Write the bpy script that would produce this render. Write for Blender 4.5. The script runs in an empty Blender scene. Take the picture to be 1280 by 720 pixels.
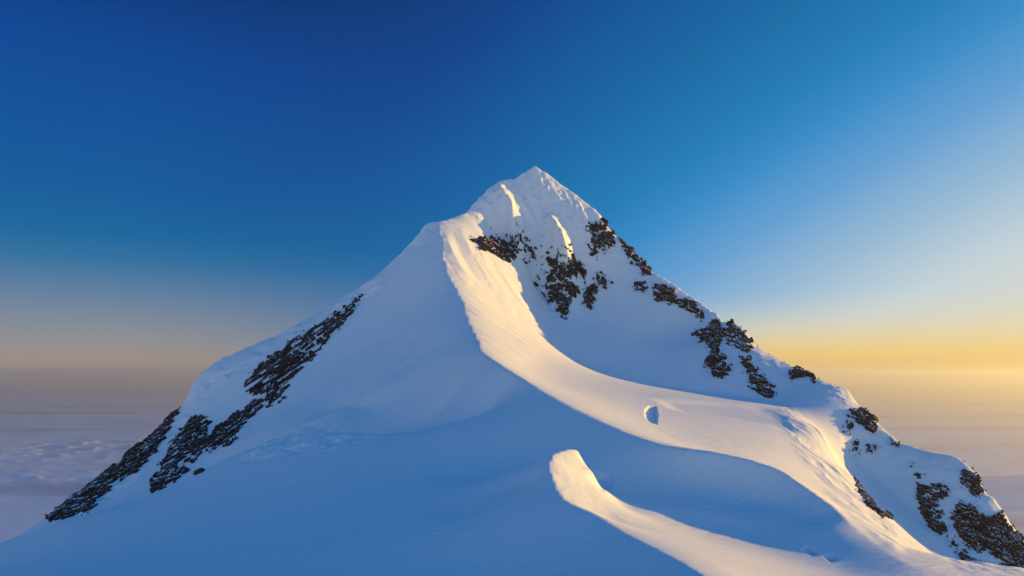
import bpy, math
import numpy as np

# ------------------------------------------------------------------ camera frame
F, CU, VH = 914.0, 640.0, 466.0          # focal length in px (1280 wide), centre column, level row
SUN_AZ, SUN_EL = math.radians(75.0), math.radians(5.0)   # azimuth to the right of the view axis
SX, SY = math.sin(SUN_AZ), math.cos(SUN_AZ)
scene = bpy.context.scene
EXPO = 2**1.0
C = scene.collection

def pt(u, v, D):
    return ((u - CU) / F * D, D, (VH - v) / F * D)

# ------------------------------------------------------------------ terrain survey: ridge, rim and slope lines (column, row, distance)
SUMMIT = (669, 209, 600)
CUR = []     # (sharp, weight, pts)
def line(sharp, *pts, w=60.0):
    CUR.append((sharp, w, pts))

SKYL = [(669,209,600),(660,214,598),(645,224,592),(627,228,585),(612,236,576),(602,246,568),(585,265,550),(565,273,535),(547,278,520)]
line(True, *SKYL)
# left ridge running down from the shoulder
LEFT = [(547,278,520),(532,281,519),(520,297,515),(500,318,510),(470,345,504),(450,361,500),(430,372,494),(400,390,488),(350,418,478),(300,439,470),(268,455,465),(250,467,460),(240,485,452),(222,515,444),(200,536,434),(170,561,420),(120,602,398),(60,646,374),(20,671,360),(-60,722,342),(-240,830,310)]
line(True, *LEFT)
# right ridge
RIGHT = [(669,209,600),(680,216,598),(695,227,597),(720,245,592),(737,258,588),(750,269,584),(756,280,580),(770,296,574),(795,320,564),(812,339,554),(835,351,542),(872,377,520),(897,394,500),(905,405,494),(914,402,488),(930,412,480),(946,434,466),(975,450,446),(1000,463,428),(1022,475,414),(1060,487,394),(1069,501,386),(1097,528,366),(1122,553,350),(1160,564,338),(1197,571,326),(1218,588,318),(1231,616,308),(1243,622,304),(1268,662,292),(1290,690,282),(1400,800,255)]
line(True, *RIGHT)
# crest between the blue left flank and the sunlit wall, then the rim of the bench down to the right
CREST = [(547,279,519),(549,290,505),(553,308,485),(557,340,450),(563,350,437),(570,362,420),(576,373,405),(582,384,390),(583,396,375),(590,413,350),(597,426,320),(600,440,290)]
line(True, *CREST)
RIM = [(600,440,290),(632,462,256),(670,485,232),(707,505,214),(740,521,202),(783,541,187),(827,558,175),(860,563,170),(893,567,167),(927,573,165),(973,587,160),(1007,610,153),(1040,633,145),(1077,666,133),(1110,691,123),(1139,708,116),(1200,745,102),(1330,830,88)]
line(True, *RIM)
# foot of the sunlit wall and head of the bench
FOOT = [(600,272,548),(622,304,558),(655,342,553),(686,376,540),(692,410,494),(704,438,455),(735,461,425),(780,476,412),(820,482,410),(860,488,408),(910,494,404),(960,500,398)]
line(True, *FOOT, w=20)
# outer lip of the bench
LIP = [(960,500,398),(985,510,365),(1006,528,325),(1027,541,305),(1033,557,296),(1041,578,285),(1066,595,268),(1085,624,250),(1114,647,235),(1139,670,220),(1168,695,202),(1193,720,188),(1260,790,155)]
line(True, *LIP)
# shaded rib under the right ridge
RIB2 = [(1050,545,345),(1064,570,345),(1101,603,332),(1147,645,305),(1210,695,275),(1235,722,262),(1300,790,235)]
line(True, *RIB2, w=30)
# gully between lip and rib
line(False, (1060,575,325,-4),(1090,605,312,-5),(1130,640,290,-6),(1180,688,255,-7),(1240,750,222,-8), w=10)
# near crest with deep blue left side
NEAR = [(723,562,152),(708,562,149),(693,567,144),(687,577,137),(688,592,130),(696,611,124),(707,626,118),(747,643,112),(783,667,104),(823,687,96),(853,703,90),(880,720,84),(930,752,74),(1020,820,58)]
line(True, *NEAR)
line(True, (743,586,147),(736,598,143),(750,618,134),(757,638,125),(790,655,119), w=30)     # foot of the knob
line(False, (560,640,132),(620,622,134),(660,606,136), w=20)
# hollow floor
line(False, (700,548,190),(760,570,176),(830,590,168),(900,605,162),(970,625,155),(1030,655,140), w=20)
line(False, (765,620,156),(827,633,150),(873,640,147),(923,646,145),(957,657,140),(1003,683,128),(1060,715,114), w=20)
line(False, (830,665,118),(900,690,108),(980,720,100),(1080,790,78), w=20)
# summit ribs and the troughs beside them
line(True, (622,234,580),(632,248,567),(645,275,554),(655,298,547), w=30)
line(False, (634,232,586),(648,255,577),(661,282,568),(668,306,558), w=10)
line(True, (686,272,566),(697,295,552),(708,315,543),(716,326,540), w=30)
line(False, (695,270,578),(708,292,567),(720,312,556), w=10)
# snow dome on the left, and the trough behind it
DOME = [(-60,722,170),(0,688,185),(60,656,198),(120,640,206),(187,620,214),(240,595,219),(284,572,224),(340,551,229),(382,539,231),(430,546,234),(500,548,238),(560,541,243),(610,520,246)]
line(False, *DOME, w=40)
line(False, (100,658,310),(190,634,315),(250,612,318),(300,588,316),(345,566,310),(382,553,304),(440,549,296),(500,536,285),(550,521,276), w=20)
line(False, (260,575,350),(330,540,350),(382,522,345),(440,515,335),(500,505,315), w=10)
# left flank
line(False, (300,520,400),(360,490,400),(430,450,410),(500,400,425),(540,360,440), w=6)
line(False, (420,510,330),(500,470,340),(560,430,350), w=6)
# foreground field
line(False, (-100,760,120),(100,720,120),(300,690,122),(450,660,130),(600,640,128), w=20)
line(False, (-200,900,60),(200,850,60),(500,820,56),(760,800,58), w=20)
line(False, (200,1100,42),(640,1000,42),(1100,1060,42), w=20)
# summit face and basin
line(False, (735,462,440),(800,440,462),(860,420,490),(890,405,510), w=4)
line(False, (704,372,540),(725,360,545),(770,330,554), w=6)
ABS = []
def behind(pts):
    for a, b in zip(pts[:-1], pts[1:]):
        for t in (0, .5):
            u, v, D = (a[i]+(b[i]-a[i])*t for i in range(3))
            z = (VH-v)/F*D
            for k, drop in ((1.12, .75), (1.3, .7), (1.6, .7)):
                if D*k < 1400: ABS.append(((u-CU)/F, D*k, z-(k-1)*D*drop, 8.0))
# far side: everything falls away behind the ridges
for D, zz in ((1000, -500), (1400, -1050)):
    for i in range(60):
        ABS.append((-1.0 + 2.0*i/59, D, zz - 120*abs(-1+2*i/59), 2.0))
behind(SKYL); behind(LEFT); behind(RIGHT)

# ------------------------------------------------------------------ thin plate solve in (x/y, ln y)
U0, U1, S0, S1 = -.86, .86, math.log(40.0), math.log(1450.0)

def sample_lines():
    out = []
    for sharp, w, pts in CUR:
        pts = [p for p in pts if p[2] > 41 and abs(p[0]-CU) < .85*F] if len(pts) < 20 else pts
        for a, b in zip(pts[:-1], pts[1:]):
            n = max(2, int(max(abs(a[0]-b[0]), 300*abs(math.log(a[2]/b[2]))) / 2.0))
            for k in range(n):
                t = k / n
                u = a[0] + (b[0]-a[0])*t; v = a[1] + (b[1]-a[1])*t
                D = math.exp(math.log(a[2])*(1-t) + math.log(b[2])*t)
                dz = 0.0
                if len(a) > 3: dz = a[3] + (b[3]-a[3])*t
                out.append(((u-CU)/F, math.log(D), (VH-v)/F*D + dz, w, sharp))
    for u, D, z, w in ABS:
        out.append((u, math.log(D), z, w, False))
    return np.array([o[:4] for o in out]), np.array([o[4] for o in out])

GRAD = [
    (CREST[1:] + RIM[1:3] + [(683,440,420)] + FOOT[3::-1], -.55, 150),      # sunlit wall
    (RIM[1:] + LIP[:2:-1] + [(1000,520,380)] + FOOT[:4:-1], -.14, 60),      # bench
    ([(790,492,330),(900,500,375),(960,505,372),(990,530,300),(930,550,215),(830,540,215)], -.04, 60),   # flatter middle of the bench
    (NEAR[:8] + [(766,650,121),(750,620,133),(736,598,142),(743,587,146)], -.6, 150),                        # sunlit face of the knob
    ([(684,612,126),(704,632,117),(744,650,110),(780,674,102),(820,694,94),(850,709,88),(878,728,82),(925,760,72),(1010,828,56),(760,850,54),(640,720,80),(600,640,125),(640,606,140)], .30, 120),   # blue flank left
    ([(756,600,152),(762,622,148),(785,640,140),(830,636,145),(880,643,143),(960,661,137),(1010,685,128),(1030,660,138),(970,600,154),(900,580,162),(830,575,170),(775,575,170)], .3, 120),   # hollow floor, rising to the rim
    # of the near crest
    ([(985,590,165),(1040,630,152),(1110,688,128),(1160,700,190),(1114,650,225),(1066,600,256),(1033,560,286),(1000,530,280)], -.5, 80),   # slope to the lip
    ([(740,560,182),(830,575,170),(927,580,162),(973,590,156),(1030,635,138),(1070,672,124),(1000,675,134),(923,640,147),(827,630,152),(770,620,158),(752,600,160)], .25, 60),
    ([(605,446,284),(632,468,252),(707,512,210),(783,548,184),(760,575,172),(720,558,160),(690,560,150),(640,600,140),(580,560,190),(560,520,250)], .15, 60),
    ([(960,490,402),(1050,565,330),(1100,620,270),(1180,690,225),(1270,760,190),(1400,800,240),(1290,690,275),(1197,571,320),(1122,553,344),(1060,487,388),(1000,470,420)], .28, 40),
]
_ = []   # (polygon of (column, row, dist)) slope wishes along the sun: (pts, slope, weight)

def inside(px, py, poly):
    r = np.zeros(px.shape, bool); n = len(poly)
    for i in range(n):
        x0, y0 = poly[i]; x1, y1 = poly[(i+1) % n]
        c = ((y0 > py) != (y1 > py))
        with np.errstate(divide='ignore', invalid='ignore'):
            xx = (x1-x0)*(py-y0)/(y1-y0+1e-30) + x0
        r ^= c & (px < xx)
    return r

def solve():
    pts, sharp = sample_lines()
    z = None
    for h, it in ((0.04, 300), (0.02, 300), (0.01, 300), (0.005, 300)):
        nu = int(round((U1-U0)/h)) + 1; ns = int(round((S1-S0)/h)) + 1
        fu = np.clip((pts[:,0]-U0)/(U1-U0)*(nu-1), 0, nu-1.001); fs = np.clip((pts[:,1]-S0)/(S1-S0)*(ns-1), 0, ns-1.001)
        iu = fu.astype(int); isx = fs.astype(int); tu = fu-iu; ts = fs-isx
        idx = np.stack([isx*nu+iu, isx*nu+iu+1, (isx+1)*nu+iu, (isx+1)*nu+iu+1])
        wt = np.stack([(1-ts)*(1-tu), (1-ts)*tu, ts*(1-tu), ts*tu])
        # equal total weight whatever the grid
        W = pts[:,3] * 0.02
        beta = np.ones(ns*nu)
        beta[(np.round(fs).astype(int)*nu + np.round(fu).astype(int))[sharp]] = 0.08
        beta = beta.reshape(ns, nu)
        gs = []
        su = np.linspace(U0, U1, nu)[None,:]; ss = np.linspace(S0, S1, ns)[:,None]
        Y = np.exp(ss) + 0*su; Uu = su + 0*ss
        for poly, slope, w in GRAD:
            m = inside(Uu, ss + 0*su, [((p[0]-CU)/F, math.log(p[2])) for p in poly])
            gs.append((m.astype(float)*w, slope))
        # d/dx = (1/y) d/du ; d/dy = (1/y)(d/ds - u d/du)
        msum = sum(m for m, sl in gs)*h*h*30
        hu = (U1-U0)/(nu-1); hs = (S1-S0)/(ns-1)
        cu = (SX - Uu*SY)[:, :-1]; cs = SY + 0*Uu[:-1, :]
        def dsun(z):
            r = np.zeros((ns, nu))
            du = np.zeros((ns, nu)); du[:, 1:-1] = (z[:, 2:]-z[:, :-2])/(2*hu)
            ds = np.zeros((ns, nu)); ds[1:-1] = (z[2:]-z[:-2])/(2*hs)
            return (du*(SX-Uu*SY) + ds*SY)/Y
        def dsunT(q):
            a = q*(SX-Uu*SY)/Y; b = q*SY/Y
            r = np.zeros((ns, nu))
            r[:, 2:] += a[:, 1:-1]/(2*hu); r[:, :-2] -= a[:, 1:-1]/(2*hu)
            r[2:] += b[1:-1]/(2*hs); r[:-2] -= b[1:-1]/(2*hs)
            return r
        def lap(z):
            r = np.zeros_like(z)
            d = z[1:]-z[:-1]; r[1:] += d; r[:-1] -= d
            d = z[:,1:]-z[:,:-1]; r[:,1:] += d; r[:,:-1] -= d
            return r
        k4 = (0.005/h)**2
        alpha = 0.004
        def A(zz):
            z2 = zz.reshape(ns, nu)
            L = lap(z2)
            r = alpha*L + k4*lap(beta*L)
            f = zz.ravel()
            b = (f[idx]*wt).sum(0)*W
            r = r.ravel() + np.bincount(idx.ravel(), (wt*b).ravel(), minlength=ns*nu)
            r = r + dsunT(msum*dsun(z2)).ravel()
            return r
        rhs = np.bincount(idx.ravel(), (wt*(W*pts[:,2])).ravel(), minlength=ns*nu)
        for m, sl in gs:
            rhs = rhs + dsunT(m*h*h*30*sl).ravel()
        diag = alpha*4 + k4*20*beta.ravel() + np.bincount(idx.ravel(), (wt*wt*W).ravel(), minlength=ns*nu) + 1e-6
        if z is None: x = np.full(ns*nu, -20.0)
        else:
            x = resample(z, np.linspace(0, z.shape[0]-1, ns), np.linspace(0, z.shape[1]-1, nu)).ravel()
        r = rhs - A(x); zz = r/diag; p = zz.copy(); rz = r@zz
        for k in range(it):
            Ap = A(p); a = rz/(p@Ap); x += a*p; r -= a*Ap
            zz = r/diag; rn = r@zz; p = zz + (rn/rz)*p; rz = rn
        z = x.reshape(ns, nu)
    k = (.16*(1-sstep(380, 480, np.exp(np.linspace(S0, S1, ns)))))[:,None]     # wind-rounded near crests
    for ax in (0, 1):
        p = np.concatenate([np.take(z, [0], ax), z, np.take(z, [-1], ax)], ax); n = z.shape[ax]
        z = k*np.take(p, np.arange(n), ax) + (1-2*k)*z + k*np.take(p, np.arange(2, n+2), ax)
    return z

def resample(z, rs, cs):
    """Catmull-Rom, separable."""
    def w(n, f):
        i = np.clip(np.floor(f).astype(int), 0, n-2); t = f - i
        k = [np.clip(i+d, 0, n-1) for d in (-1, 0, 1, 2)]
        ww = [-.5*t**3+t**2-.5*t, 1.5*t**3-2.5*t**2+1, -1.5*t**3+2*t**2+.5*t, .5*t**3-.5*t**2]
        return k, ww
    k, ww = w(z.shape[0], np.asarray(rs)); a = sum(z[kk]*q[:,None] for kk, q in zip(k, ww))
    k, ww = w(z.shape[1], np.asarray(cs)); return sum(a[:, kk]*q[None,:] for kk, q in zip(k, ww))

# ------------------------------------------------------------------ noise
def gnoise(x, y, seed=0):
    xi = np.floor(x).astype(np.int64); yi = np.floor(y).astype(np.int64); xf = (x-xi); yf = (y-yi)
    def g(ix, iy, fx, fy):
        h = (ix*374761393 + iy*668265263 + seed*1442695041) & 0xffffffff
        h = ((h ^ (h >> 13))*1274126177) & 0xffffffff
        h = h ^ (h >> 16)
        a = (h & 0xffff)*(2*math.pi/65536.0)
        return np.cos(a)*fx + np.sin(a)*fy
    w = lambda t: t*t*t*(t*(t*6-15)+10)
    sx = w(xf); sy = w(yf)
    n0 = g(xi, yi, xf, yf)*(1-sx) + g(xi+1, yi, xf-1, yf)*sx
    n1 = g(xi, yi+1, xf, yf-1)*(1-sx) + g(xi+1, yi+1, xf-1, yf-1)*sx
    return (n0*(1-sy) + n1*sy)*1.5
def fbm(x, y, oct=4, seed=0, gain=.5):
    r = 0; a = 1.0; f = 1.0
    for k in range(oct):
        r = r + a*gnoise(x*f, y*f, seed+k*17); a *= gain; f *= 2.03
    return r
def ridged(x, y, oct=4, seed=0, gain=.5):
    r = 0; a = 1.0; f = 1.0
    for k in range(oct):
        r = r + a*(1-2*np.abs(gnoise(x*f, y*f, seed+k*17))); a *= gain; f *= 2.03
    return r

def sstep(a, b, x):
    t = np.clip((x-a)/(b-a), 0, 1); return t*t*(3-2*t)

# ------------------------------------------------------------------ mesh helpers
def grid_mesh(name, X, Y, Z, mat):
    nr, nc = X.shape
    me = bpy.data.meshes.new(name)
    co = np.stack([X, Y, Z], -1).reshape(-1, 3).astype(np.float32)
    i = np.arange(nr*nc, dtype=np.int32).reshape(nr, nc)
    q = np.stack([i[:-1,:-1], i[:-1,1:], i[1:,1:], i[1:,:-1]], -1).reshape(-1, 4)
    nq = len(q)
    me.vertices.add(len(co)); me.vertices.foreach_set('co', co.ravel())
    me.loops.add(nq*4); me.loops.foreach_set('vertex_index', q.ravel())
    me.polygons.add(nq); me.polygons.foreach_set('loop_start', np.arange(0, nq*4, 4, dtype=np.int32))
    me.update(calc_edges=True)
    me.polygons.foreach_set('use_smooth', np.ones(nq, bool))
    me.materials.append(mat)
    o = bpy.data.objects.new(name, me); C.objects.link(o)
    return o

def tag(o, label, cat=None, group=None, kind=None):
    o['label'] = label
    if cat: o['category'] = cat
    if group: o['group'] = group
    if kind: o['kind'] = kind
    return o

# ------------------------------------------------------------------ materials
def mat(name):
    m = bpy.data.materials.new(name); m.use_nodes = True
    nt = m.node_tree; b = nt.nodes['Principled BSDF']
    return m, nt, b
SNOWCOL = (.64, .80, .86, 1)
def snow_mat():
    m, nt, b = mat('snow')
    b.inputs['Base Color'].default_value = SNOWCOL
    N = nt.nodes; L = nt.links
    g = N.new('ShaderNodeNewGeometry'); mp = N.new('ShaderNodeMapping'); mp.inputs['Rotation'].default_value = (0, 0, .5); mp.inputs['Scale'].default_value = (.16, .5, .35)
    n1 = N.new('ShaderNodeTexNoise'); n1.inputs['Scale'].default_value = 1.0; n1.inputs['Detail'].default_value = 7; n1.inputs['Roughness'].default_value = .62
    bp = N.new('ShaderNodeBump'); bp.inputs['Strength'].default_value = .45; bp.inputs['Distance'].default_value = .5
    L.new(g.outputs['Position'], mp.inputs[0]); L.new(mp.outputs[0], n1.inputs['Vector']); L.new(n1.outputs[0], bp.inputs['Height']); L.new(bp.outputs[0], b.inputs['Normal'])
    b.inputs['Roughness'].default_value = .75
    b.inputs['Specular IOR Level'].default_value = .15
    return m
SNOW = snow_mat()

# ------------------------------------------------------------------ mountain
Zc = solve()
def base_height(u, s):      # u: columns (1D), s: rows (1D)
    return resample(Zc, (s-S0)/(S1-S0)*(Zc.shape[0]-1), (u-U0)/(U1-U0)*(Zc.shape[1]-1))

NC, NR = 1300, 1500
ucol = np.linspace(-.82, .82, NC)
# rows: dense where the faces stand
kn = np.array([42, 60, 90, 150, 260, 420, 610, 700, 1400.0]); dn = np.array([.5, .8, 1.2, 1.5, 1.7, 2., 2., .5, .25])
sg = np.linspace(math.log(42), math.log(1400), 4000); cum = np.cumsum(np.interp(np.exp(sg), kn, dn)); cum = (cum-cum[0])/(cum[-1]-cum[0])
srow = np.interp(np.linspace(0, 1, NR), cum, sg)
Z = base_height(ucol, srow)
Yg = np.exp(srow)[:,None] + 0*ucol[None,:]; Xg = ucol[None,:]*Yg
PU = CU + F*ucol[None,:] + 0*Yg
def soft(mask, k):
    a = mask.astype(float)
    for ax in (0, 1):
        for _i in range(2):
            c = np.cumsum(np.concatenate([np.repeat(np.take(a, [0], ax), k, ax), a, np.repeat(np.take(a, [-1], ax), k, ax)], ax), ax)
            n = a.shape[ax]
            hi = np.take(c, np.arange(2*k, 2*k+n), ax); lo = np.take(c, np.arange(0, n), ax)
            a = (hi-lo)/(2*k)
    return a
def vis_px(Z, Y):
    T = Z/Y
    return VH - F*T, T >= np.maximum.accumulate(T, 0) - .004
PV, VIS = vis_px(Z, Yg)
def region(poly, k=6, d0=0, d1=2000):
    xs = [p[0] for p in poly]; ys = [p[1] for p in poly]
    m = (PU > min(xs)) & (PU < max(xs)) & (PV > min(ys)) & (PV < max(ys)) & (Yg > d0) & (Yg < d1) & VIS
    out = np.zeros(Z.shape, bool); out[m] = inside(PU[m], PV[m], poly)
    return soft(out, k) if k else out.astype(float)
WALL = [(562,285),(590,272),(600,279),(630,305),(665,350),(678,376),(668,400),(680,440),(640,450),(612,430),(592,395),(573,345)]
SUMF = [(590,262),(627,226),(669,209),(720,245),(756,280),(760,330),(690,372),(655,345),(620,305)]
LIPR = [(975,503),(1000,515),(1030,542),(1045,580),(1085,625),(1130,668),(1120,690),(1070,650),(1035,615),(1010,580),(985,540)]
RFACE = [(1060,490),(1125,553),(1200,570),(1280,676),(1280,720),(1200,715),(1120,640),(1060,590)]
RIDGE = [(756,278),(812,336),(900,394),(950,432),(1060,486),(1060,505),(960,460),(890,420),(800,360),(750,300)]
LRID = [(545,276),(470,343),(430,368),(260,452),(230,500),(60,640),(80,660),(200,580),(270,480),(440,390),(530,310)]
wl = region(WALL, 8); sf = region(SUMF, 6); lp = region(LIPR, 6); rf = region(RFACE, 8); rd = region(RIDGE, 4); lr = region(LRID, 4)
big = fbm(Xg/16, Yg/16, 4, 3, .45)
Z = Z + (.05 + .22*sstep(-20, -60, Xg)*sstep(240, 330, Yg))*big*sstep(60, 250, Yg)
Z = Z + (.5*rd + .35*rf)*fbm(Xg/7, (Yg+Z)/9, 4, 11, .5) + 2.6*lr*sstep(-.5, .6, fbm(Xg/45, (Yg+Z)/60, 2, 15))*fbm(Xg/15, (Yg+Z)/18, 3, 13, .5)
# wind ripples over the near fields
ca_, sa_ = math.cos(.45), math.sin(.45)
rp = ridged((Xg*ca_+Yg*sa_)/11, (-Xg*sa_+Yg*ca_)/2.6, 3, 61, .5)*sstep(-.2, .6, fbm(Xg/30, Yg/30, 2, 63))
Z = Z + .075*rp*sstep(330, 200, Yg)
lf = region([(540,292),(470,350),(400,430),(330,545),(420,540),(560,525),(596,450),(566,375)], 14)
Z = Z + .9*region([(290,585),(330,550),(360,538),(385,528),(430,538),(480,545),(420,562),(350,568)], 7)*fbm(Xg/7, Yg/7, 4, 71, .5)
# runnels down the sunlit wall, along its mean fall line
gy, gx = np.gradient(Z); gX = gx/(ucol[1]-ucol[0])/Yg; gY = (gy/np.gradient(srow)[:,None] - ucol[None,:]*gx/(ucol[1]-ucol[0]))/Yg
def flute(w, amp, lx, ll, seed, pw=1.0):
    global Z
    fx = (gX*w).sum()/w.sum(); fy = (gY*w).sum()/w.sum(); q = math.hypot(fx, fy); fx /= q; fy /= q
    al = Xg*fx + Yg*fy; ac = -Xg*fy + Yg*fx
    ac = ac + 1.5*fbm(Xg/20, Yg/20, 2, seed+5)
    Z = Z + amp*w*ridged(ac/lx, al/ll, 3, seed, .45)
flute(wl*(.35+.65*sstep(-.3, .5, fbm(Xg/25, Yg/25, 2, 58))), .38, 13.0, 60.0, 21)
flute(lf, .55, 13.0, 110.0, 27)
flute(sf, 1.3, 15.0, 50.0, 33)
Z = Z + .5*sf*fbm(Xg/5, (Yg+Z)/9, 4, 37, .6)
Z = Z + .5*lp*ridged(Xg/10 + .3*fbm(Xg/15, Yg/15, 2, 43), Yg/42, 3, 41, .5)
kn_ = region([(680,560),(725,552),(748,586),(740,600),(756,622),(750,648),(705,635),(680,610)], 8, 90, 175)
Z = Z + .10*kn_*fbm(Xg/4.0, Yg/9, 3, 47, .5)
# thin snow ribs on the summit face, steep on their sunward side
RJ = fbm(Xg/5, (Yg+.6*Z)/7, 3, 51)
def rib(pts, amp, wl_, wr, d0=480, jit=0.0):
    global Z
    best = np.full(Z.shape, 1e9); sgn = np.zeros(Z.shape); tt = np.zeros(Z.shape)
    n = len(pts)-1
    m = (PU > min(p[0] for p in pts)-30) & (PU < max(p[0] for p in pts)+30) & (PV > min(p[1] for p in pts)-20) & (PV < max(p[1] for p in pts)+20) & (Yg > d0) & VIS
    for i in range(n):
        (ax, ay), (bx, by) = pts[i], pts[i+1]
        L2 = (bx-ax)**2+(by-ay)**2
        t = np.clip(((PU-ax)*(bx-ax)+(PV-ay)*(by-ay))/L2, 0, 1)
        d = np.hypot(PU-ax-t*(bx-ax), PV-ay-t*(by-ay)); c = (bx-ax)*(PV-ay)-(by-ay)*(PU-ax)
        k = d < best
        best = np.where(k, d, best); sgn = np.where(k, np.sign(c), sgn); tt = np.where(k, (i+t)/n, tt)
    best = best + jit*RJ
    w = np.where(sgn > 0, wl_, wr)            # left of the downhill line is the broad side
    prof = np.clip(1-best/w, 0, 1.15)*np.sin(np.pi*np.clip(.03+.87*tt, 0, 1))
    Z = Z + amp*prof*m
for pts, am, wa, wb in (
    ([(622,233),(630,250),(644,275),(662,304)], 7.5, 20, 10), ([(686,270),(697,291),(718,326)], 6.0, 17, 9),
    ([(600,250),(611,268),(630,297)], 6.0, 13, 8), ([(611,240),(622,258),(636,280)], 3.5, 9, 6), ([(640,231),(655,262),(672,292)], 4.0, 13, 7),
    ([(654,222),(664,246),(676,276)], 3.0, 11, 6), ([(670,216),(680,240),(690,262)], 2.6, 11, 6), ([(684,226),(700,256),(716,292)], 3.6, 13, 7),
    ([(702,238),(715,262),(728,292)], 3.0, 10, 6), ([(720,250),(730,272),(738,298)], 2.8, 9, 6), ([(674,294),(680,320)], 4.5, 12, 6),
    ([(700,300),(708,322)], 3.0, 8, 5), ([(650,288),(658,312)], 3.5, 9, 5), ([(556,290),(566,318),(586,350)], 1.6, 10, 8), ([(574,284),(590,320),(616,360)], 1.8, 10, 8), ([(592,300),(612,340),(640,385)], 2.0, 11, 8), ([(618,330),(640,365),(664,396)], 2.2, 11, 8)):
    rib(pts, am, wa, wb, 420, 2.4 if pts[-1][1] < 325 and pts[0][0] > 595 else .5)
rib([(738,262),(748,272),(752,282)], 2.0, 8, 5)
rib([(765,468),(840,489),(900,497),(950,505),(985,516)], 1.0, 18, 6, 250)
# wind-carved hollows in the bench and the near tongue
def pit(poly, depth, k=2):
    global Z
    Z = Z - depth*region(poly, k)
pit([(806,512),(812,507),(820,508),(822,518),(821,531),(812,528),(806,520)], 1.3, 0)
pit([(737,597),(746,590),(762,592),(764,607),(753,612),(743,606)], 1.0, 3)
pit([(1003,687),(1010,681),(1020,684),(1027,692),(1016,694)], .7, 1)
pit([(1030,694),(1046,691),(1053,698),(1040,702)], .8, 1)
pit([(826,499),(900,505),(960,511),(992,528),(1002,543),(960,529),(900,519),(846,512)], 1.3, 8)
PV, VIS = vis_px(Z, Yg)
mountain = grid_mesh('mountain', Xg, Yg, Z, SNOW)
tag(mountain, 'steep snow-covered mountain with a pointed summit and sunlit ridge', 'mountain', kind='structure')

# ------------------------------------------------------------------ rock outcrops breaking through the snow
def rock_mat():
    m, nt, b = mat('dark rock'); N = nt.nodes; L = nt.links
    g = N.new('ShaderNodeNewGeometry')
    n1 = N.new('ShaderNodeTexNoise'); n1.inputs['Scale'].default_value = .35; n1.inputs['Detail'].default_value = 6
    n2 = N.new('ShaderNodeTexNoise'); n2.inputs['Scale'].default_value = .13; n2.inputs['Detail'].default_value = 5
    for n in (n1, n2): L.new(g.outputs['Position'], n.inputs['Vector'])
    r = N.new('ShaderNodeValToRGB'); L.new(n1.outputs[0], r.inputs[0]); e = r.color_ramp.elements
    e[0].position = .35; e[0].color = (.010, .010, .012, 1); e[1].position = .72; e[1].color = (.070, .055, .047, 1)
    sp = N.new('ShaderNodeSeparateXYZ'); L.new(g.outputs['Normal'], sp.inputs[0])
    ad = N.new('ShaderNodeMath'); ad.operation = 'MULTIPLY_ADD'; L.new(n2.outputs[0], ad.inputs[0]); ad.inputs[1].default_value = .9; L.new(sp.outputs[2], ad.inputs[2])
    mr = N.new('ShaderNodeMapRange'); L.new(ad.outputs[0], mr.inputs[0]); mr.inputs[1].default_value = 1.13; mr.inputs[2].default_value = 1.25
    mx = N.new('ShaderNodeMix'); mx.data_type = 'RGBA'; L.new(mr.outputs[0], mx.inputs[0]); L.new(r.outputs[0], mx.inputs[6]); mx.inputs[7].default_value = SNOWCOL
    L.new(mx.outputs[2], b.inputs['Base Color']); b.inputs['Roughness'].default_value = .85; b.inputs['Specular IOR Level'].default_value = .2
    return m
ROCK = rock_mat()
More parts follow.
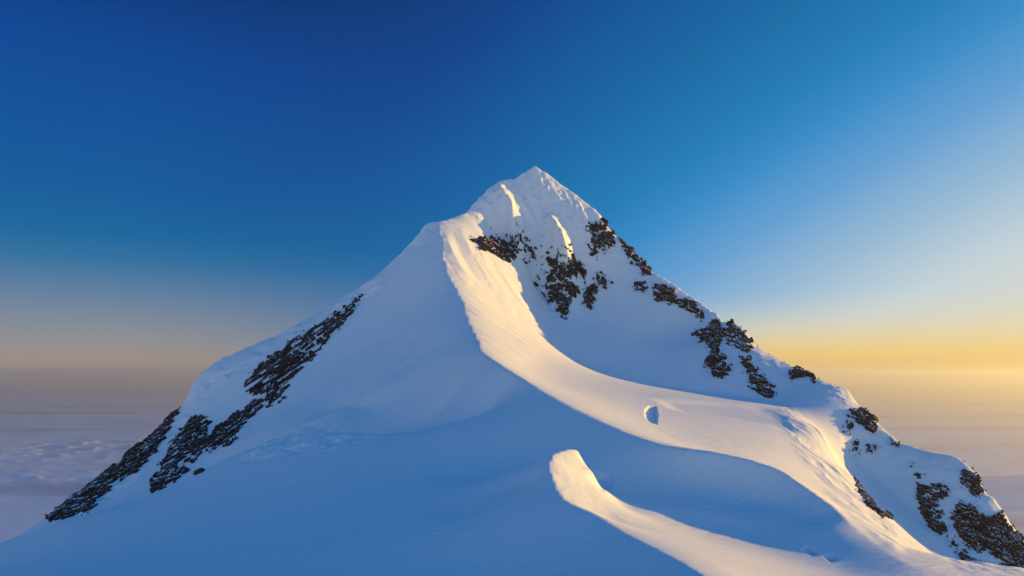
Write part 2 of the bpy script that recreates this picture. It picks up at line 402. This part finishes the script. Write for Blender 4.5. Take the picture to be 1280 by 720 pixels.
def outcrop(label, polys, amp=2.2, ang=60, lam=9.0, ar=1.8, cov=0.0, seed=0, d0=150, d1=620):
    allp = [p for q in polys for p in q]
    x0 = min(p[0] for p in allp)-5; x1 = max(p[0] for p in allp)+5; y0 = min(p[1] for p in allp)-5; y1 = max(p[1] for p in allp)+5
    m = (PU > x0) & (PU < x1) & (PV > y0) & (PV < y1) & VIS & (Yg > d0) & (Yg < d1)
    r, c = np.nonzero(m)
    r0, r1, c0, c1 = max(r.min()-4, 0), min(r.max()+5, NR-1), max(c.min()-4, 0), min(c.max()+5, NC-1)
    kk = 2
    fr = np.linspace(r0, r1, (r1-r0)*kk+1); fc = np.linspace(c0, c1, (c1-c0)*kk+1)
    z = resample(Z, fr, fc); y = np.exp(np.interp(fr, np.arange(NR), srow))[:,None] + 0*fc[None,:]
    u = np.interp(fc, np.arange(NC), ucol)[None,:] + 0*y; x = u*y
    pu = CU + F*u; pv = VH - F*z/y
    # ragged outline
    w = 4.5
    ju = pu + w*fbm(pu/9, pv/9, 3, seed+90); jv = pv + w*fbm(pu/9, pv/9, 3, seed+140)
    mk = np.zeros(z.shape, bool)
    for q in polys: mk |= inside(ju, jv, q)
    ms = soft(mk, 5)
    D = float(np.median(y[mk])) if mk.any() else 400.0
    sc = D/480.0; lam = .6*lam*sc; amp = amp*sc
    h = z + .45*y; a = math.radians(ang); ca, sa = math.cos(a), math.sin(a)
    al = (x*ca + h*sa)/ar; ac = -x*sa + h*ca
    wx = .5*lam*fbm(al/lam, ac/lam, 3, seed+60); wy = .5*lam*fbm(al/lam, ac/lam, 3, seed+65)
    al = al + wx; ac = ac + wy
    n = .55*ridged(al/lam, ac/lam, 3, seed+3, .6) + .75*fbm(al/lam*2.0, ac/lam*2.0, 4, seed+8, .75)
    f = 1.7*ms - 2.3 + 1.45*n + 1.6*cov
    # block relief
    rel = 1.25*np.abs(gnoise(al/lam*1.0, ac/lam*1.0, seed+30)) + .55*np.abs(gnoise(al/lam*3.4, ac/lam*3.4, seed+31)) + .25*np.abs(gnoise(al/lam*7, ac/lam*7, seed+32))
    hh = np.where(f > 0, amp*(.3*np.minimum(f, .25)/.25 + .9*rel*np.minimum(f*3, 1)), amp*np.maximum(f*1.5, -.45))
    hh = np.where(ms > .02, hh, np.minimum(hh, -.45*amp))
    # push out along the slope normal
    P = np.stack([x, y, z], -1); tu = np.gradient(P, axis=1); tv = np.gradient(P, axis=0)
    nn = np.cross(tu, tv); nn /= np.linalg.norm(nn, axis=-1, keepdims=True) + 1e-9; nn *= np.sign(nn[..., 2:3])
    P = P + nn*hh[..., None]
    T = z/y; keep = (soft(mk, 10) > .0005) & (T >= np.maximum.accumulate(T, 0) - .015)                       # the buried skirt ties the outcrop together under the snow
    nr, nc = z.shape
    i = np.arange(nr*nc).reshape(nr, nc)
    kq = keep[:-1,:-1] & keep[1:,:-1] & keep[:-1,1:] & keep[1:,1:]
    lab_ = np.zeros(kq.shape, np.int32); best = (0, 0); nl = 0
    for st in zip(*np.nonzero(kq)):
        if lab_[st]: continue
        nl += 1; lab_[st] = nl; stack = [st]; cnt = 0
        while stack:
            r_, c_ = stack.pop(); cnt += 1
            for a_, b_ in ((r_+1,c_),(r_-1,c_),(r_,c_+1),(r_,c_-1)):
                if 0 <= a_ < kq.shape[0] and 0 <= b_ < kq.shape[1] and kq[a_,b_] and not lab_[a_,b_]:
                    lab_[a_,b_] = nl; stack.append((a_,b_))
        best = max(best, (cnt, nl))
    kq &= lab_ == best[1]
    q = np.stack([i[:-1,:-1][kq], i[:-1,1:][kq], i[1:,1:][kq], i[1:,:-1][kq]], -1)
    used = np.unique(q); remap = np.zeros(nr*nc, np.int32); remap[used] = np.arange(len(used))
    q = remap[q].astype(np.int32); co = P.reshape(-1, 3)[used].astype(np.float32)
    me = bpy.data.meshes.new('rock_outcrop'); nq = len(q)
    me.vertices.add(len(co)); me.vertices.foreach_set('co', co.ravel())
    me.loops.add(nq*4); me.loops.foreach_set('vertex_index', q.ravel())
    me.polygons.add(nq); me.polygons.foreach_set('loop_start', np.arange(0, nq*4, 4, dtype=np.int32))
    me.update(calc_edges=True); me.polygons.foreach_set('use_smooth', np.zeros(nq, bool)); me.materials.append(ROCK)
    o = bpy.data.objects.new('rock_outcrop', me); C.objects.link(o)
    return tag(o, label, 'rock outcrop', 'rock outcrops on the mountain')
OUT = [
 ("brown rock band crossing above the top of the sunlit wall", [[(593,299),(606,297),(620,297),(630,303),(640,302),(648,296),(662,299),(672,308),(676,322),(660,324),(650,317),(641,326),(630,327),(622,318),(610,315),(598,312)]], dict(ang=-40, cov=.10)),
 ("large brown rock buttress in the middle of the summit face", [[(672,320),(690,315),(705,321),(716,319),(727,332),(734,341),(725,346),(717,341),(713,350),(724,358),(726,363),(716,373),(712,381),(709,394),(703,397),(700,386),(690,377),(676,361),(666,354),(672,351),(686,353),(693,345),(688,337),(684,331),(672,324)]], dict(ang=-55, cov=.2)),
 ("small dark rock knob right of the big summit-face buttress", [[(741,344),(752,339),(763,343),(763,353),(752,359),(742,353)]], dict(ang=-60, cov=.1)),
 ("narrow dark rock hanging below the small knob on the summit face", [[(732,360),(743,357),(746,370),(743,387),(733,389),(729,377)]], dict(ang=-60, cov=.1)),
 ("dark rock tower just below the right shoulder of the summit", [[(737,282),(745,276),(756,280),(772,298),(766,306),(750,311),(748,323),(741,319),(732,311),(740,300)]], dict(ang=-50, cov=.15)),
 ("thin string of brown rocks along the ridge crest under the shoulder tower", [[(771,299),(782,302),(796,318),(804,330),(813,342),(806,346),(795,331),(780,313)]], dict(ang=-50, lam=6)),
 ("tiny lone rock on the smooth snow below the right ridge crest", [[(791,354),(799,351),(808,357),(809,366),(800,367)]], dict(lam=6, cov=.1, ang=-40)),
 ("dark rock steps midway down the right ridge crest", [[(816,355),(827,355),(836,364),(843,361),(844,371),(853,375),(866,377),(871,383),(883,389),(883,397),(872,398),(867,391),(857,389),(847,381),(838,379),(826,379),(817,372)]], dict(ang=-35, cov=.08)),
 ("wide broken dark outcrop directly left of the snowy ridge pinnacle", [[(868,414),(882,409),(892,399),(900,402),(906,415),(905,430),(899,438),(909,452),(914,461),(906,471),(894,471),(883,461),(880,448),(890,445),(885,433),(876,431)]], dict(ang=-55, cov=.08)),
 ("rounded snow-dusted rock pinnacle standing on the right ridge crest", [[(904,409),(914,401),(930,412),(947,436),(939,441),(922,437),(911,431),(905,420)]], dict(ang=-60, amp=1.6, cov=-.02)),
 ("narrow rock trail dropping from the ridge pinnacle to the sunlit bench", [[(924,443),(937,446),(943,460),(949,466),(961,478),(970,492),(967,502),(955,497),(943,487),(935,474),(937,466),(927,455)]], dict(ang=-50, cov=.05)),
 ("small brown rocks on the skyline of the lower right ridge", [[(984,469),(1000,462),(1012,464),(1024,477),(1014,475),(1004,471),(990,475)]], dict(ang=-30, lam=6, cov=.1)),
 ("dark rock cluster under the corner of the lower right ridge", [[(1061,516),(1079,511),(1091,520),(1099,532),(1095,543),(1083,539),(1075,530),(1065,524)]], dict(ang=-45, cov=.1)),
 ("tiny dark rock closest to the notch where the bench lip meets the right ridge", [[(1056,530),(1066,528),(1067,537),(1058,539)]], dict(lam=6, cov=.15)),
 ("tiny rock on the shaded slope straight above the lip rocks", [[(1062,551),(1071,549),(1075,562),(1066,567)]], dict(lam=6, cov=.15)),
 ("flat little rock in the middle of the shaded slope under the corner cluster", [[(1081,553),(1097,557),(1097,567),(1085,565)]], dict(lam=6, cov=.15)),
 ("tiny dark rock touching the skyline at the dip of the lower right ridge", [[(1113,549),(1124,552),(1127,561),(1117,559)]], dict(lam=6, cov=.15)),
 ("row of dark rocks along the sunlit lip of the snow bench", [[(1065,597),(1071,599),(1081,615),(1091,628),(1106,640),(1117,648),(1112,652),(1098,645),(1085,634),(1073,615)]], dict(ang=-45, lam=6, amp=1.3, d0=150)),
 ("steep rock rib splitting the shaded lower right face", [[(1134,574),(1145,584),(1160,603),(1175,600),(1189,612),(1185,622),(1173,625),(1179,640),(1186,655),(1179,669),(1165,661),(1151,645),(1144,622),(1149,610)]], dict(ang=-55, lam=8, cov=-.03)),
 ("dark rock block under the outer corner of the lower right skyline", [[(1204,584),(1214,587),(1223,602),(1232,614),(1227,620),(1212,614),(1201,601)]], dict(ang=-55, lam=8, cov=.12)),
 ("largest black rock wall in the bottom right corner of the mountain", [[(1188,640),(1198,626),(1215,631),(1225,641),(1240,644),(1251,640),(1263,659),(1278,675),(1290,695),(1290,730),(1262,730),(1250,702),(1238,691),(1222,691),(1207,681),(1194,662)]], dict(ang=-55, lam=6, cov=.09)),
 ("thin rock band along the foot of the black rock wall", [[(1179,659),(1196,680),(1213,695),(1231,705),(1233,717),(1222,714),(1205,702),(1188,683)]], dict(ang=-45, lam=8)),
 ("long dark rock band slanting below the left snow ridge", [[(449,367),(454,378),(428,405),(410,428),(392,450),(370,472),(357,494),(338,508),(329,499),(316,494),(301,491),(306,476),(329,452),(351,439),(373,417),(409,399),(436,381)]], dict(ang=48, ar=4.0, lam=9, cov=-.2)),
 ("ragged rock band between the long slanting band and the snow dome", [[(253,561),(262,544),(280,524),(300,514),(318,499),(332,499),(323,516),(306,531),(301,546),(290,556),(272,561),(261,567)]], dict(ang=48, ar=3.5, lam=9, cov=-.14)),
 ("tall dark rock spur reaching down to the edge of the snow dome", [[(186,619),(189,604),(203,577),(221,541),(244,515),(261,519),(263,542),(250,574),(228,597),(201,614)]], dict(ang=52, ar=3.5, lam=9, cov=-.16)),
 ("dark rock strip along the lower left skyline of the mountain", [[(227,508),(219,530),(195,565),(172,589),(149,604),(106,643),(89,646),(52,654),(77,629),(116,602),(155,575),(170,552),(193,532)]], dict(ang=45, ar=4.0, lam=9, cov=-.1)),
 ("small isolated rock between the dark spur and the ragged band", [[(240,588),(251,577),(257,584),(246,592)]], dict(ang=48, lam=6, cov=.1)),
]
for k, (lab, polys, kw) in enumerate(OUT):
    outcrop(lab, polys, seed=100+k*11, **kw)

# ------------------------------------------------------------------ valley plain, hills, haze
GROUND = -1500.0
def valley_mat():
    m, nt, b = mat('valley snow')
    N = nt.nodes; L = nt.links
    g = N.new('ShaderNodeNewGeometry'); mp = N.new('ShaderNodeMapping'); mp.inputs['Scale'].default_value = (.00012, .0005, .0005)
    n1 = N.new('ShaderNodeTexNoise'); n1.inputs['Scale'].default_value = 1; n1.inputs['Detail'].default_value = 8
    L.new(g.outputs['Position'], mp.inputs[0]); L.new(mp.outputs[0], n1.inputs['Vector'])
    r = N.new('ShaderNodeValToRGB'); L.new(n1.outputs[0], r.inputs[0]); e = r.color_ramp.elements
    e[0].position = .36; e[0].color = (.30, .44, .62, 1); e[1].position = .52; e[1].color = (.66, .84, .98, 1)
    L.new(r.outputs[0], b.inputs['Base Color']); b.inputs['Roughness'].default_value = .9
    return m
VALLEY = valley_mat()
th = np.linspace(-math.pi*.36, math.pi*.36, 1100); rr = np.exp(np.linspace(math.log(1200), math.log(95000), 600))
Xp = np.sin(th)[None,:]*rr[:,None]; Yp = np.cos(th)[None,:]*rr[:,None]
amp = 30*sstep(4000, 12000, rr)[:,None]*np.ones_like(Xp)
gb = lambda cx, cy, rx, ry: np.exp(-((Xp-cx)/rx)**2 - ((Yp-cy)/ry)**2)
amp = amp*(1 + 0.6*gb(-8600, 14500, 2200, 2600) + 0.5*gb(-6000, 16500, 1600, 1500) + 1.0*gb(-5500, 10000, 2500, 900))
Zp = GROUND + amp*(ridged(Xp/3600, Yp/3600, 5, 71, .55)*.5 + .25*fbm(Xp/9000, Yp/9000, 3, 77)) + 85*(gb(-8600, 14500, 1700, 1900) + gb(-6200, 16500, 1500, 1000) + .8*gb(-5200, 10500, 2200, 500))*np.maximum(ridged(Xp/800, Yp/1000, 2, 88, .5) - .75, 0) + 340*gb(8200, 9000, 2600, 900)
ground = grid_mesh('ground', Xp, Yp, Zp, VALLEY)
tag(ground, 'hazy snow-covered valley plain far below the mountain', 'ground', kind='structure')

hm = bpy.data.meshes.new('haze'); B = 110000.0; zt = 172.0; zb = GROUND-400
hm.from_pydata([(x, y, z) for z in (zb, zt) for x, y in ((-B,-B),(B,-B),(B,B),(-B,B))], [], [(3,2,1,0),(4,5,6,7),(0,1,5,4),(1,2,6,5),(2,3,7,6),(3,0,4,7)])
haze = bpy.data.objects.new('haze', hm); C.objects.link(haze); tag(haze, 'pale evening haze filling the valley air', 'haze', kind='stuff')
hmat = bpy.data.materials.new('haze air'); hmat.use_nodes = True; hn = hmat.node_tree; hn.nodes.clear()
ho = hn.nodes.new('ShaderNodeOutputMaterial'); hv = hn.nodes.new('ShaderNodeVolumePrincipled')
hv.inputs['Color'].default_value = (.70, .88, 1, 1); hv.inputs['Density'].default_value = 4.4e-5; hv.inputs['Anisotropy'].default_value = .45
hn.links.new(hv.outputs[0], ho.inputs['Volume']); hm.materials.append(hmat)

# ------------------------------------------------------------------ world
w = bpy.data.worlds.new("World"); scene.world = w; w.use_nodes = True
nt = w.node_tree; N = nt.nodes; L = nt.links
bg = N['Background']
def lin(c): return tuple(((x/255+.055)/1.055)**2.4 if x > 10 else x/255/12.92 for x in c) + (1,)
def node(t, **k):
    n = N.new(t)
    for a, b in k.items(): setattr(n, a, b)
    return n
def mth(op, a, b=None, c=None, clamp=False):
    n = node('ShaderNodeMath', operation=op, use_clamp=clamp)
    for i, x in enumerate((a, b, c)):
        if x is None: continue
        if isinstance(x, (int, float)): n.inputs[i].default_value = x
        else: L.new(x, n.inputs[i])
    return n.outputs[0]
def rng(x, a, b, smooth=True):
    n = node('ShaderNodeMapRange', interpolation_type='SMOOTHSTEP' if smooth else 'LINEAR')
    L.new(x, n.inputs[0]); n.inputs[1].default_value = a; n.inputs[2].default_value = b
    return n.outputs[0]
def ramp(x, a, b, stops):
    n = node('ShaderNodeValToRGB'); L.new(rng(x, a, b, False), n.inputs[0]); e = n.color_ramp.elements
    while len(e) < len(stops): e.new(.5)
    for i, (p, c) in enumerate(stops): e[i].position = (p-a)/(b-a); e[i].color = lin(c)
    return n.outputs[0]
def mix(f, a, b):
    n = node('ShaderNodeMix', data_type='RGBA')
    if isinstance(f, (int, float)): n.inputs[0].default_value = f
    else: L.new(f, n.inputs[0])
    L.new(a, n.inputs[6]); L.new(b, n.inputs[7]); return n.outputs[2]
tc = node('ShaderNodeTexCoord'); sp = node('ShaderNodeSeparateXYZ'); L.new(tc.outputs['Generated'], sp.inputs[0])
dx, dy, dz = sp.outputs
hr = mth('SQRT', mth('ADD', mth('MULTIPLY', dx, dx), mth('MULTIPLY', dy, dy)))
az = mth('DIVIDE', dx, mth('ADD', hr, .001))
# polarised sky: brightness follows a tilted plane through the sun side
m = mth('ADD', mth('ADD', mth('MULTIPLY', dx, .54), mth('MULTIPLY', dy, .11)), mth('MULTIPLY', dz, -.83))
cA = ramp(dz, -.02, 1, [(-.02,(135,128,142)),(-.005,(145,134,140)),(.008,(168,148,132)),(.045,(140,145,150)),(.098,(92,127,162)),(.134,(42,113,160)),(.167,(0,102,160)),(.22,(0,90,158)),(.37,(0,70,150)),(.45,(0,52,118)),(.7,(0,98,172)),(1,(0,112,190))])
cB = ramp(m, -1, .45, [(-1,(0,112,190)),(-.7,(0,98,172)),(-.5,(0,58,125)),(-.43,(0,52,115)),(-.27,(0,68,142)),(-.11,(0,102,166)),(0,(12,125,186)),(.054,(45,140,203)),(.125,(95,160,213)),(.2,(146,185,215)),(.28,(195,212,220)),(.4,(225,215,190))])
cW = ramp(dz, -.03, .1, [(-.03,(200,178,168)),(-.012,(206,177,156)),(-.002,(221,178,126)),(.01,(232,188,103)),(.025,(238,203,122)),(.05,(232,212,160)),(.1,(215,220,205))])
side = rng(az, -.5, .1)
base = mix(side, cA, cB)
warm = mth('MULTIPLY', rng(dz, .11, .02), rng(az, 0, .35))
base = mix(warm, base, cW)
cR = ramp(dz, -.4, 1, [(-.4,(255,226,216)),(0,(252,216,206)),(.1,(250,215,208)),(.22,(195,190,204)),(.36,(62,138,182)),(.7,(0,112,182)),(1,(0,112,190))])  # unseen pink glow behind and below the camera, added to lift shaded faces
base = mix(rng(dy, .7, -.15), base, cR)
sky = node('ShaderNodeTexSky', sky_type='NISHITA'); sky.sun_disc = False
sky.sun_elevation = SUN_EL; sky.sun_rotation = SUN_AZ; sky.altitude = 3000; sky.dust_density = 1.0; sky.ozone_density = 3.0
sc_ = node('ShaderNodeVectorMath', operation='SCALE'); L.new(sky.outputs[0], sc_.inputs[0]); sc_.inputs['Scale'].default_value = .12
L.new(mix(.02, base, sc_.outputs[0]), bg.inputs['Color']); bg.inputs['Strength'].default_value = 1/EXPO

sun = bpy.data.lights.new('sun', 'SUN'); sun.energy = 4.4; sun.angle = math.radians(.6); sun.color = (1, .48, .06)
so = bpy.data.objects.new('sun', sun); C.objects.link(so)
from mathutils import Vector
d = Vector((SX*math.cos(SUN_EL), SY*math.cos(SUN_EL), math.sin(SUN_EL)))
so.rotation_euler = d.to_track_quat('Z', 'Y').to_euler()

# ------------------------------------------------------------------ camera
cam = bpy.data.cameras.new('camera'); co = bpy.data.objects.new('camera', cam); C.objects.link(co)
cam.sensor_width = 36; cam.lens = 36*F/1280; cam.shift_y = (VH-360)/1280
co.rotation_euler = (math.pi/2, 0, 0); cam.clip_start = 1; cam.clip_end = 400000
scene.camera = co
scene.view_settings.view_transform = 'Standard'; scene.view_settings.look = 'None'
scene.view_settings.exposure = math.log2(EXPO)
